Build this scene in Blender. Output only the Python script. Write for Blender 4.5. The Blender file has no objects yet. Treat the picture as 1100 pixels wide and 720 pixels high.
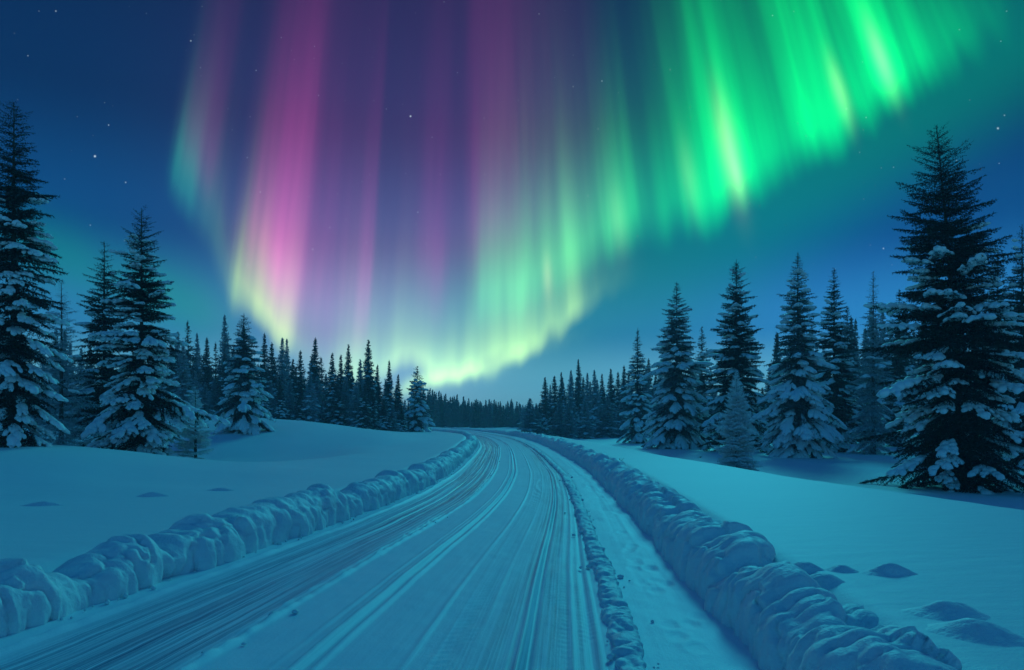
import bpy, bmesh, math, random
import numpy as np
from mathutils import Vector, Matrix

R = math.radians
scene = bpy.context.scene
COL = scene.collection

# ------------------------------------------------------------------ camera
EYE = 2.2                                  # eye height above the packed road, metres
cam_data = bpy.data.cameras.new("camera")
cam = bpy.data.objects.new("camera", cam_data)
COL.objects.link(cam)
cam.location = (0.0, 0.0, EYE)
cam.rotation_euler = (R(90), 0, 0)         # level, looking along +Y
cam_data.sensor_width = 36.0
cam_data.lens = 36.0 * 785.0 / 1100.0
cam_data.shift_y = 90.0 / 1100.0           # rising-front lens: horizon low in the frame, trunks upright
cam_data.clip_end = 6000.0
cam_data.clip_start = 0.1
scene.camera = cam

# ------------------------------------------------------------------ exposure
scene.view_settings.view_transform = 'Standard'
scene.view_settings.look = 'None'
scene.view_settings.exposure = 0.0
scene.view_settings.gamma = 1.0
scene.view_settings.use_curve_mapping = False
scene.render.engine = 'CYCLES'
scene.cycles.use_denoising = True
scene.cycles.max_bounces = 6
scene.cycles.diffuse_bounces = 3
scene.cycles.glossy_bounces = 2
scene.cycles.volume_bounces = 1
scene.cycles.sample_clamp_indirect = 6.0

# ------------------------------------------------------------------ night sky with the aurora
def lin(r, g, b):
    f = lambda c: (c / 255 / 12.92) if c / 255 <= 0.04045 else ((c / 255 + 0.055) / 1.055) ** 2.4
    return (f(r), f(g), f(b))

world = bpy.data.worlds.new("World")
scene.world = world
world.use_nodes = True
NT = world.node_tree
NT.nodes.clear()
world.cycles.sampling_method = 'MANUAL'
world.cycles.sample_map_resolution = 1024

class E:
    """a scalar socket with arithmetic"""
    def __init__(self, s): self.s = s
    def __add__(self, o): return mth('ADD', self, o)
    __radd__ = __add__
    def __sub__(self, o): return mth('SUBTRACT', self, o)
    def __rsub__(self, o): return mth('SUBTRACT', o, self)
    def __mul__(self, o): return mth('MULTIPLY', self, o)
    __rmul__ = __mul__
    def __truediv__(self, o): return mth('DIVIDE', self, o)
    def __rtruediv__(self, o): return mth('DIVIDE', o, self)
    def __neg__(self): return mth('MULTIPLY', self, -1.0)

def put(sock, v):
    if isinstance(v, E): NT.links.new(v.s, sock)
    else: sock.default_value = v

def mth(op, a, b=None, c=None, clamp=False):
    n = NT.nodes.new('ShaderNodeMath'); n.operation = op; n.use_clamp = clamp
    put(n.inputs[0], a)
    if b is not None: put(n.inputs[1], b)
    if c is not None: put(n.inputs[2], c)
    return E(n.outputs[0])
def exp_(x): return mth('EXPONENT', x)
def max_(a, b): return mth('MAXIMUM', a, b)
def min_(a, b): return mth('MINIMUM', a, b)
def sstep(x, lo, hi, a=0.0, b=1.0):
    n = NT.nodes.new('ShaderNodeMapRange'); n.interpolation_type = 'SMOOTHSTEP'
    put(n.inputs['Value'], x); put(n.inputs['From Min'], lo); put(n.inputs['From Max'], hi)
    n.inputs['To Min'].default_value = a; n.inputs['To Max'].default_value = b
    return E(n.outputs['Result'])
def fcurve(x01, pts):
    """smooth 1-D table of (x, y), x in 0..1"""
    n = NT.nodes.new('ShaderNodeFloatCurve')
    n.mapping.use_clip = False
    c = n.mapping.curves[0]
    while len(c.points) < len(pts): c.points.new(0.5, 0.5)
    for p, (x, y) in zip(c.points, pts):
        p.location = (x, y); p.handle_type = 'AUTO'
    n.mapping.update()
    put(n.inputs['Value'], x01)
    return E(n.outputs[0])
def noise2(x, y, scale=1.0, detail=2.0, rough=0.5, z=0.0):
    c = NT.nodes.new('ShaderNodeCombineXYZ')
    put(c.inputs[0], x); put(c.inputs[1], y); c.inputs[2].default_value = z
    n = NT.nodes.new('ShaderNodeTexNoise'); n.noise_dimensions = '3D'
    NT.links.new(c.outputs[0], n.inputs['Vector'])
    n.inputs['Scale'].default_value = scale; n.inputs['Detail'].default_value = detail
    n.inputs['Roughness'].default_value = rough
    return E(n.outputs['Fac'])
def tint(x, col):
    n = NT.nodes.new('ShaderNodeVectorMath'); n.operation = 'SCALE'
    n.inputs[0].default_value = col; put(n.inputs['Scale'], x)
    return n.outputs[0]
def vadd(*vs):
    acc = vs[0]
    for v in vs[1:]:
        n = NT.nodes.new('ShaderNodeVectorMath'); n.operation = 'ADD'
        NT.links.new(acc, n.inputs[0]); NT.links.new(v, n.inputs[1]); acc = n.outputs[0]
    return acc
def vscale(v, x):
    n = NT.nodes.new('ShaderNodeVectorMath'); n.operation = 'SCALE'
    NT.links.new(v, n.inputs[0]); put(n.inputs['Scale'], x); return n.outputs[0]
def gauss(x, c, w):
    t = (x - c) / w
    return exp_(-(t * t))

tc = NT.nodes.new('ShaderNodeTexCoord')
sep = NT.nodes.new('ShaderNodeSeparateXYZ')
NT.links.new(tc.outputs['Generated'], sep.inputs[0])
dx, dy, dz = E(sep.outputs[0]), E(sep.outputs[1]), E(sep.outputs[2])

# slopes of the direction: A = sideways / north, H = up / north (the aurora hangs in the northern sky)
ny = max_(dy, 0.12)
A = dx / ny
H = dz / ny
front = sstep(dy, 0.10, 0.40)
# tables below are written in 1/785 slope units counted from A=-550/785 and H=+450/785 downwards
X0, Y0, F0 = 550.0, 450.0, 785.0
def tab(x, pts):                            # x (E) in those units, 0..1100
    return max_(fcurve(x * (1 / 1400.0) + 150 / 1400.0, [((p + 150) / 1400.0, q) for p, q in pts]), 0.0)
SX = A * F0 + X0
SY = Y0 - H * F0
# rays lean towards the magnetic zenith: foot coordinate of the ray through each direction
side = sstep(SX, 480.0, 640.0)
upr = (300.0 - SY)
Lz = 2100.0 - side * 650.0
FX = 530.0 + (SX - 530.0) * Lz / max_(Lz - upr, 300.0)

# base gradient by elevation
el = max_(dz, 0.0)
def ramp(x, stops):
    n = NT.nodes.new('ShaderNodeValToRGB'); put(n.inputs[0], x)
    cr = n.color_ramp; cr.interpolation = 'EASE'
    while len(cr.elements) < len(stops): cr.elements.new(0.5)
    for e, (p, c) in zip(cr.elements, stops):
        e.position = p; e.color = (*c, 1)
    return n.outputs[0]
base = ramp(el, [(0.0, lin(122, 186, 198)), (0.05, lin(92, 170, 200)), (0.12, lin(42, 122, 172)), (0.24, lin(12, 72, 128)),
                 (0.38, lin(10, 46, 92)), (0.55, lin(10, 34, 76)), (1.0, lin(10, 60, 110))])

# light levels: added sun lamp, added glow above and behind the viewer
SUN_EL, SUN_AZ = R(26), R(16)
SUN_E, SUN_COL = 0.88, (0.06, 0.84, 1.0)
OVER_FILL, SOUTH_FILL = (0.0, 0.015, 0.08), (0.003, 0.13, 0.26)
NIGHTAIR = (0.00005, 0.0004, 0.0006)
HAZE = 0.0009
# streaks that run along the rays
st1 = noise2(FX, SY * 0.06, 0.022, 2.0, 0.5)
st2 = noise2(FX, SY * 0.06, 0.06, 2.0, 0.5, 7.0)
streak = sstep(st1, 0.28, 0.72, 0.60, 1.30) * sstep(st2, 0.25, 0.75, 0.86, 1.13)
wob = (noise2(FX, 0.0, 0.024, 2.0, 0.5, 3.0) - 0.5) * 60.0
def foot(x, y):                             # where the ray through (x, y) stands
    L = 1450.0 if x > 560 else 2100.0
    return 530 + (x - 530) * L / (L - (300 - y))
def rays(pts):                              # (x, y of that place, strength) -> table over ray feet
    return tab(FX, [(-150, 0.0)] + [(foot(x, y), k) for x, y, k in pts] + [(1250, 0.0)])

def curtain(base_pts, soft, wobble=1.0):
    """height above a curtain's lower edge; a mask that softens the edge"""
    b = tab(SX, [(x, y / 700.0) for x, y in base_pts]) * 700.0
    h = b - SY + wob * wobble
    return h, sstep(h / soft, -1.0, 1.3)

# 1. pink curtain on the left
hL, mL = curtain([(-150, 60), (150, 110), (170, 165), (190, 196), (215, 235), (240, 285), (248, 318), (285, 352), (310, 378), (350, 395), (395, 385), (470, 350), (540, 320), (1250, 320)], sstep(SX, 225, 275, 44.0, 17.0), 0.95)
pL = max_(hL, 0.0)
gL = tab(FX, [(-150, 0), (150, 0.0), (162, 0.16), (180, 0.60), (198, 0.40), (222, 0.28), (240, 0.20), (252, 0.90), (275, 1.05), (300, 1.2), (322, 0.55), (345, 0.18), (380, 0.18), (420, 0.08), (500, 0.0), (1250, 0.0)])
kL = tab(FX, [(-150, 0), (150, 0.0), (172, 0.14), (205, 0.26), (225, 0.08), (245, 0.14), (264, 0.80), (286, 1.3), (306, 1.75), (326, 1.10), (350, 0.50), (376, 0.46), (393, 0.85), (405, 0.20), (440, 0.20), (465, 0.44), (488, 0.16), (510, 0.30), (535, 0.30), (565, 0.20), (600, 0.12), (650, 0.06), (700, 0.0), (1250, 0.0)])
tallL = tab(FX, [(-150, 0.2), (150, 0.20), (220, 0.22), (262, 0.20), (310, 0.19), (345, 0.20), (395, 0.15), (470, 0.19), (520, 0.34), (600, 0.36), (1250, 0.3)]) * 700.0
greenL = gL * mL * exp_(-(pL / sstep(FX, 200, 260, 60.0, 50.0))) * streak
pinkL = kL * mL * sstep(hL, 0.0, 100.0, 0.10, 1.0) * exp_(-(pL / tallL)) * sstep(st2, 0.2, 0.8, 0.8, 1.2)
# 2. low pale fold over the road's end
h1, m1 = curtain([(-150, 400), (330, 400), (400, 408), (450, 398), (500, 402), (540, 386), (590, 366), (626, 338), (700, 300), (1250, 300)], 13, 0.95)
i1 = tab(FX, [(-150, 0), (340, 0.0), (372, 0.22), (395, 0.62), (430, 0.82), (480, 0.92), (520, 0.72), (560, 0.74), (600, 0.74), (616, 0.62), (632, 0.20), (660, 0.06), (700, 0.0), (1250, 0.0)])
p1 = max_(h1, 0.0)
line2 = 414.0 - (SX - 452.0) * 0.30 + (noise2(SX, 0.0, 0.035, 2.0, 0.5, 9.0) - 0.5) * 34.0
fold2 = gauss(SY, line2, 9.0) * tab(SX, [(-150, 0), (400, 0.0), (440, 0.45), (480, 0.55), (520, 0.32), (560, 0.18), (600, 0.04), (640, 0.0), (1250, 0.0)])
fold = i1 * m1 * exp_(-(p1 / sstep(SX, 470, 570, 40.0, 72.0))) * streak + fold2
# 3. main green band climbing to the right
h2, m2 = curtain([(-150, 380), (440, 360), (520, 340), (600, 305), (660, 268), (740, 240), (800, 214), (870, 172), (960, 112), (1060, 48), (1250, -70)], 26, 1.0)
i2 = rays([(470, 300, 0.0), (505, 300, 0.06), (518, 300, 0.40), (545, 300, 0.50), (600, 290, 0.70), (640, 270, 0.62), (664, 250, 0.86), (690, 230, 0.42), (712, 225, 0.34), (738, 220, 0.66), (760, 200, 0.70), (788, 180, 1.0), (812, 170, 0.52), (832, 160, 0.50), (862, 130, 0.88), (892, 110, 0.92), (920, 90, 0.72), (945, 70, 0.98), (975, 50, 0.55), (1010, 30, 0.34), (1060, 10, 0.10)])
p2 = max_(h2, 0.0)
tall2 = sstep(SX, 610, 830, 54.0, 190.0)
band = i2 * m2 * sstep(h2, -20, 60, 0.5, 1.0) * exp_(-(p2 / tall2)) * (streak * 0.85 + 0.15)
# pale hot cores inside the band
def core(x, y, w, hgt, k): return gauss(FX, foot(x, y), w) * gauss(SY, y, hgt) * k
cores = core(783, 160, 10, 48, 0.42) + core(792, 190, 6, 18, 0.2) + core(588, 296, 5, 22, 0.26) + core(664, 236, 9, 34, 0.10) + core(902, 98, 8, 30, 0.26) + core(946, 62, 9, 34, 0.30) + core(740, 190, 9, 36, 0.10)
# 4. diffuse glow round the band, and the faint arc on the left
edge2 = tab(SX, [(x, y / 700.0) for x, y in [(-150, 380), (440, 360), (520, 340), (600, 305), (660, 268), (740, 240), (800, 214), (870, 172), (960, 112), (1060, 48), (1250, -70)]]) * 700.0
under = SY - edge2
glow = tab(SX, [(-150, 0), (440, 0.0), (500, 0.25), (560, 0.6), (700, 0.9), (1000, 1.0), (1250, 0.8)]) * sstep(under, -160.0, 30.0) * sstep(under, 20.0, 150.0, 1.0, 0.0)
arcy = SX * 0.38 + 250.0
arc = gauss(SY, arcy, 36.0) * tab(SX, [(-150, 0.1), (0, 0.35), (70, 0.8), (120, 0.6), (180, 1.0), (230, 0.7), (300, 0.1), (400, 0.0), (1250, 0.0)])
# 5. violet veil between the curtains
veil = gauss(SX, 420.0, 190.0) * gauss(SY, 190.0, 330.0)
low = gauss(SX, 400.0, 120.0) * gauss(SY, 400.0, 130.0)

# stars
vor = NT.nodes.new('ShaderNodeTexVoronoi'); vor.feature = 'F1'
NT.links.new(tc.outputs['Generated'], vor.inputs['Vector']); vor.inputs['Scale'].default_value = 90.0
sp = NT.nodes.new('ShaderNodeSeparateColor'); NT.links.new(vor.outputs['Color'], sp.inputs[0])
rnd = E(sp.outputs[0])
stars = sstep(E(vor.outputs['Distance']), 0.030, 0.085, 1.0, 0.0) * mth('POWER', rnd, 4.0) * 0.45 * sstep(dz, 0.08, 0.3)
bright = None
for px, py, w, k in [(102, 168, 0.95, .8), (441, 125, 0.8, .6), (1072, 138, .95, .55), (1079, 124, 0.7, .3), (135, 196, 0.7, .35), (949, 267, 0.7, .4), (205, 44, 0.7, .4), (60, 12, 0.7, .4), (336, 268, 0.6, .3), (97, 242, 0.6, .25), (30, 60, .6, .3), (720, 75, .6, .2)]:
    t = gauss(SX, px, w) * gauss(SY, py, w) * k
    bright = t if bright is None else bright + t

aur = vadd(
    tint(pinkL, (0.64, 0.045, 0.32)),
    tint(greenL, (0.42, 0.80, 0.16)) if False else tint(greenL * sstep(FX, 190, 270), (0.60, 0.86, 0.08)),
    tint(greenL * sstep(FX, 190, 270, 1.0, 0.0), (0.03, 0.62, 0.32)),
    tint(fold * exp_(-(p1 / 60.0)), (0.72, 0.72, 0.05)),
    tint(fold, (0.16, 0.70, 0.22)),
    tint(band * sstep(SX, 540, 760), (0.0, 1.5, 0.26)),
    tint(band * sstep(SX, 540, 760, 1.0, 0.0), (0.20, 1.35, 0.36)),
    tint(cores, (0.75, 0.60, 0.30)),
    tint(glow, (0.0, 0.155, 0.105)),
    tint(sstep(SX, 640, 950) * gauss(SY, 335.0, 85.0), (0.0, 0.022, 0.13)),
    tint(arc, (0.0, 0.14, 0.09)),
    tint(veil, (0.026, 0.002, 0.024)),
    tint(low, (0.12, 0.10, 0.12)),
    tint(stars + bright, (0.75, 0.95, 1.0)))
aur = vscale(aur, front * sstep(SY, -230.0, -10.0))   # the curtains thin out high up
# unseen glow added above and behind the viewer, to light snow and banks
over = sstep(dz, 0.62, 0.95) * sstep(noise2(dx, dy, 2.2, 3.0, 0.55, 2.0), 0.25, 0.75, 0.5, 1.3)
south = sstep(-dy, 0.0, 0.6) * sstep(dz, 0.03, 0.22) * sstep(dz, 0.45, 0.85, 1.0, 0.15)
unseen_fill = vadd(tint(over, OVER_FILL), tint(south, SOUTH_FILL))

# night air: the Sky Texture, dimmed far down
sky = NT.nodes.new('ShaderNodeTexSky'); sky.sky_type = 'NISHITA'; sky.sun_disc = False
sky.sun_elevation = SUN_EL; sky.sun_rotation = SUN_AZ
sk = NT.nodes.new('ShaderNodeVectorMath'); sk.operation = 'MULTIPLY'
NT.links.new(sky.outputs[0], sk.inputs[0]); sk.inputs[1].default_value = NIGHTAIR

bg = NT.nodes.new('ShaderNodeBackground')
out = NT.nodes.new('ShaderNodeOutputWorld')
NT.links.new(vadd(vscale(base, 1.0 - front * (0.50 * glow + 0.42 * arc)), aur, unseen_fill, sk.outputs[0]), bg.inputs['Color'])
bg.inputs['Strength'].default_value = 1.0
NT.links.new(bg.outputs[0], out.inputs[0])

# ------------------------------------------------------------------ sun lamp added on the aurora's side, to model the snow
sun_d = bpy.data.lights.new("aurora_key", 'SUN')
sun_d.energy = SUN_E; sun_d.angle = R(14); sun_d.color = SUN_COL
sun = bpy.data.objects.new("aurora_key", sun_d); COL.objects.link(sun)
sdir = Vector((math.sin(SUN_AZ) * math.cos(SUN_EL), math.cos(SUN_AZ) * math.cos(SUN_EL), math.sin(SUN_EL)))
sun.rotation_euler = sdir.to_track_quat('Z', 'Y').to_euler()
sun.location = (30, 40, 60)

# ------------------------------------------------------------------ helpers
def tag(o, label=None, cat=None, group=None, kind=None):
    if label: o['label'] = label
    if cat: o['category'] = cat
    if group: o['group'] = group
    if kind: o['kind'] = kind
    return o

def mesh_from(name, verts, faces, mats, smooth=False, mat_ids=None, uvs=None):
    """verts (n,3) and equal-length faces (m,k) -> mesh data"""
    verts = np.asarray(verts, dtype=np.float32); faces = np.asarray(faces, dtype=np.int32)
    me = bpy.data.meshes.new(name)
    n, (m, k) = len(verts), faces.shape
    me.vertices.add(n); me.vertices.foreach_set('co', verts.ravel())
    me.loops.add(m * k); me.loops.foreach_set('vertex_index', faces.ravel())
    me.polygons.add(m)
    me.polygons.foreach_set('loop_start', np.arange(0, m * k, k, dtype=np.int32))
    for mt in (mats if isinstance(mats, (list, tuple)) else [mats]): me.materials.append(mt)
    if mat_ids is not None: me.polygons.foreach_set('material_index', np.asarray(mat_ids, dtype=np.int32))
    me.update(calc_edges=True)
    me.polygons.foreach_set('use_smooth', np.full(m, bool(smooth)))
    if uvs is not None:
        uv = me.uv_layers.new(name='UVMap')
        uv.data.foreach_set('uv', np.asarray(uvs, dtype=np.float32)[faces.ravel()].ravel())
    me.validate()
    return me

def link(name, me, parent=None, loc=(0, 0, 0)):
    o = bpy.data.objects.new(name, me); COL.objects.link(o)
    o.location = loc
    if parent: o.parent = parent
    return o

def grid_faces(nr, nc):
    i = np.arange(nr - 1)[:, None] * nc + np.arange(nc - 1)[None, :]
    return np.stack([i, i + 1, i + nc + 1, i + nc], -1).reshape(-1, 4)

def _hash(ix, iy, seed):
    h = (ix.astype(np.int64) * 374761393 + iy.astype(np.int64) * 668265263 + seed * 1442695041) & 0xffffffff
    h = ((h ^ (h >> 13)) * 1274126177) & 0xffffffff
    return ((h ^ (h >> 16)) & 0xffffff) / float(0xffffff)
def vnoise(x, y, seed=0):
    x = np.asarray(x, float); y = np.asarray(y, float); x, y = np.broadcast_arrays(x, y)
    ix, iy = np.floor(x), np.floor(y); fx, fy = x - ix, y - iy
    fx = fx * fx * fx * (fx * (fx * 6 - 15) + 10); fy = fy * fy * fy * (fy * (fy * 6 - 15) + 10)
    a, b = _hash(ix, iy, seed), _hash(ix + 1, iy, seed)
    c, d = _hash(ix, iy + 1, seed), _hash(ix + 1, iy + 1, seed)
    return (a + (b - a) * fx) * (1 - fy) + (c + (d - c) * fx) * fy        # 0..1
def fbm(x, y, seed=0, octv=4, gain=0.5):
    t, a, n = 0.0, 1.0, 0.0
    for k in range(octv):
        t = t + a * (vnoise(np.asarray(x) * 2 ** k, np.asarray(y) * 2 ** k, seed + k) - 0.5); n += a; a *= gain
    return t / n * 2                                                     # about -1..1
def cells(x, y, seed=0, jit=0.9):
    """distance to the nearest of one jittered point per unit cell, and that point's random number"""
    x = np.asarray(x, float); y = np.asarray(y, float)
    ix, iy = np.floor(x), np.floor(y)
    best = np.full(x.shape, 9.0); rid = np.zeros(x.shape)
    for ox in (-1, 0, 1):
        for oy in (-1, 0, 1):
            jx, jy = ix + ox, iy + oy
            px = jx + 0.5 + jit * (_hash(jx, jy, seed) - 0.5); py = jy + 0.5 + jit * (_hash(jx, jy, seed + 91) - 0.5)
            d = np.hypot(x - px, y - py); r = _hash(jx, jy, seed + 17)
            rid = np.where(d < best, r, rid); best = np.minimum(best, d)
    return best, rid
def ss(x, a, b):
    t = np.clip((np.asarray(x, float) - a) / (b - a), 0, 1); return t * t * (3 - 2 * t)
def smooth_table(pts, width):
    ys = np.arange(-60, 420, 0.5)
    x = np.interp(ys, [p[0] for p in pts], [p[1] for p in pts])
    # widen the smoothing with distance
    out = x.copy()
    for _ in range(2):
        k = np.ones(int(width / 0.5)) / int(width / 0.5)
        out = np.convolve(np.pad(out, len(k), mode='edge'), k, mode='same')[len(k):-len(k)]
    return lambda y: np.interp(y, ys, out)

# ------------------------------------------------------------------ materials
def material(name, build):
    m = bpy.data.materials.new(name); m.use_nodes = True
    nt = m.node_tree; nt.nodes.clear()
    o = nt.nodes.new('ShaderNodeOutputMaterial'); p = nt.nodes.new('ShaderNodeBsdfPrincipled')
    nt.links.new(p.outputs[0], o.inputs[0])
    build(nt, p)
    return m
def nd(nt, kind, **kw):
    n = nt.nodes.new(kind)
    for k, v in kw.items():
        if k in n.inputs: n.inputs[k].default_value = v
        else: setattr(n, k, v)
    return n
def mixc(nt, fac, a, b):
    n = nt.nodes.new('ShaderNodeMix'); n.data_type = 'RGBA'
    if isinstance(fac, float): n.inputs['Factor'].default_value = fac
    else: nt.links.new(fac, n.inputs['Factor'])
    for s, v in ((6, a), (7, b)):
        if isinstance(v, tuple): n.inputs[s].default_value = (*v, 1)
        else: nt.links.new(v, n.inputs[s])
    return n.outputs[2]
def ramp_n(nt, src, stops):
    n = nt.nodes.new('ShaderNodeValToRGB'); nt.links.new(src, n.inputs[0])
    cr = n.color_ramp
    while len(cr.elements) < len(stops): cr.elements.new(0.5)
    for e, (p, v) in zip(cr.elements, stops):
        e.position = p; e.color = (v, v, v, 1) if not isinstance(v, tuple) else (*v, 1)
    return n.outputs[0]
def noise_n(nt, vec, scale, detail=3.0, rough=0.5):
    n = nd(nt, 'ShaderNodeTexNoise', Scale=scale, Detail=detail, Roughness=rough)
    nt.links.new(vec, n.inputs['Vector']); return n.outputs['Fac']
def bump_n(nt, p, h, strength, dist, normal=None):
    b = nd(nt, 'ShaderNodeBump', Strength=strength, Distance=dist)
    nt.links.new(h, b.inputs['Height'])
    if normal: nt.links.new(normal, b.inputs['Normal'])
    nt.links.new(b.outputs[0], p.inputs['Normal']); return b.outputs[0]
def obj_coord(nt): return nt.nodes.new('ShaderNodeTexCoord').outputs['Object']
def mapped(nt, vec, scale):
    m = nd(nt, 'ShaderNodeMapping'); m.inputs['Scale'].default_value = scale
    nt.links.new(vec, m.inputs['Vector']); return m.outputs[0]

def snow_field(nt, p):
    c = obj_coord(nt)
    f = noise_n(nt, c, 0.35, 4.0)
    nt.links.new(mixc(nt, f, (0.74, 0.79, 0.82), (0.84, 0.87, 0.88)), p.inputs['Base Color'])
    p.inputs['Roughness'].default_value = 0.62
    p.inputs['Specular IOR Level'].default_value = 0.25
    g = noise_n(nt, c, 38.0, 3.0, 0.65)
    r = noise_n(nt, mapped(nt, c, (0.9, 2.2, 1.0)), 1.6, 4.0, 0.55)
    b1 = bump_n(nt, p, r, 0.18, 0.10)
    bump_n(nt, p, g, 0.38, 0.014, b1)
def snow_lumpy(nt, p):
    c = obj_coord(nt)
    f = noise_n(nt, c, 2.5, 4.0)
    nt.links.new(mixc(nt, f, (0.70, 0.76, 0.79), (0.84, 0.87, 0.88)), p.inputs['Base Color'])
    p.inputs['Roughness'].default_value = 0.6
    p.inputs['Specular IOR Level'].default_value = 0.25
    r = noise_n(nt, c, 7.0, 4.0, 0.6)
    g = noise_n(nt, c, 55.0, 3.0, 0.6)
    b1 = bump_n(nt, p, r, 0.55, 0.06)
    bump_n(nt, p, g, 0.25, 0.01, b1)
def snow_bough(nt, p):
    c = obj_coord(nt)
    p.inputs['Base Color'].default_value = (0.80, 0.83, 0.85, 1)
    p.inputs['Roughness'].default_value = 0.6
    p.inputs['Specular IOR Level'].default_value = 0.2
    bump_n(nt, p, noise_n(nt, c, 9.0, 3.0, 0.6), 0.5, 0.05)
def needles(dark, pale, lo, hi, sc=3.2):
    def f(nt, p):
        c = obj_coord(nt)
        n1 = noise_n(nt, c, sc, 4.0, 0.6)
        fac = ramp_n(nt, n1, [(lo, 0.0), (hi, 1.0)])
        nt.links.new(mixc(nt, fac, dark, pale), p.inputs['Base Color'])
        p.inputs['Roughness'].default_value = 0.75
        p.inputs['Specular IOR Level'].default_value = 0.15
    return f
def bark(nt, p):
    c = obj_coord(nt)
    n1 = noise_n(nt, mapped(nt, c, (6, 6, 1.2)), 3.0, 4.0, 0.6)
    nt.links.new(mixc(nt, n1, (0.020, 0.017, 0.015), (0.085, 0.075, 0.068)), p.inputs['Base Color'])
    p.inputs['Roughness'].default_value = 0.9
    bump_n(nt, p, n1, 0.6, 0.03)

M_SNOW = material('fresh_snow', snow_field)
M_LUMP = material('ploughed_snow', snow_lumpy)
M_PAD = material('bough_snow', snow_bough)
M_DARK = material('spruce_needles', needles((0.006, 0.011, 0.011), (0.20, 0.24, 0.27), 0.54, 0.86, 7.0))
M_MID = material('dusted_needles', needles((0.016, 0.026, 0.024), (0.28, 0.32, 0.36), 0.40, 0.76, 5.0))
M_RIME = material('rimed_twigs', needles((0.58, 0.64, 0.68), (0.86, 0.89, 0.91), 0.30, 0.65, 4.0))
M_FROST = material('frosted_needles', needles((0.13, 0.16, 0.185), (0.52, 0.57, 0.62), 0.30, 0.68))
M_BARK = material('spruce_bark', bark)

def road_snow(nt, p):
    uvn = nt.nodes.new('ShaderNodeUVMap'); uvn.uv_map = 'UVMap'
    uv = uvn.outputs[0]                                   # U across the road 0..1, V metres along it
    sx = nt.nodes.new('ShaderNodeSeparateXYZ'); nt.links.new(uv, sx.inputs[0])
    lines = noise_n(nt, mapped(nt, uv, (170.0, 0.16, 1.0)), 1.0, 5.0, 0.68)
    broad = noise_n(nt, mapped(nt, uv, (24.0, 0.11, 1.0)), 1.0, 3.0, 0.6)
    # worn tracks: strong in the left lane and under the right wheels
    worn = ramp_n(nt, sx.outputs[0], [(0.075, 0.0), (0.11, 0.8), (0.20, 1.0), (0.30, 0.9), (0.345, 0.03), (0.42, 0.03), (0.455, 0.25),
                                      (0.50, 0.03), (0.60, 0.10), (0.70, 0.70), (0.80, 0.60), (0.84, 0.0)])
    l2 = ramp_n(nt, lines, [(0.45, 1.0), (0.60, 0.0)])
    b2 = ramp_n(nt, broad, [(0.35, 0.25), (0.65, 1.0)])
    def mul(a, b):
        n = nd(nt, 'ShaderNodeMath', operation='MULTIPLY'); nt.links.new(a, n.inputs[0])
        if isinstance(b, float): n.inputs[1].default_value = b
        else: nt.links.new(b, n.inputs[1])
        return n.outputs[0]
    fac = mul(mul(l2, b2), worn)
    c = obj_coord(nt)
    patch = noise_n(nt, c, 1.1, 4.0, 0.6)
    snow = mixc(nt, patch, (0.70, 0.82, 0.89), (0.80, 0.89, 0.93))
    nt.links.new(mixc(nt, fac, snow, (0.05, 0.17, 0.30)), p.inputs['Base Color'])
    p.inputs['Specular IOR Level'].default_value = 0.25
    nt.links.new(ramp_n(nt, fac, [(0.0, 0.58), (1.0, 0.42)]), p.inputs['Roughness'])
    b1 = bump_n(nt, p, lines, 0.10, 0.03)
    g = noise_n(nt, c, 30.0, 4.0, 0.65)
    bump_n(nt, p, g, 0.35, 0.018, b1)
M_ROAD = material('packed_road_snow', road_snow)

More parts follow.
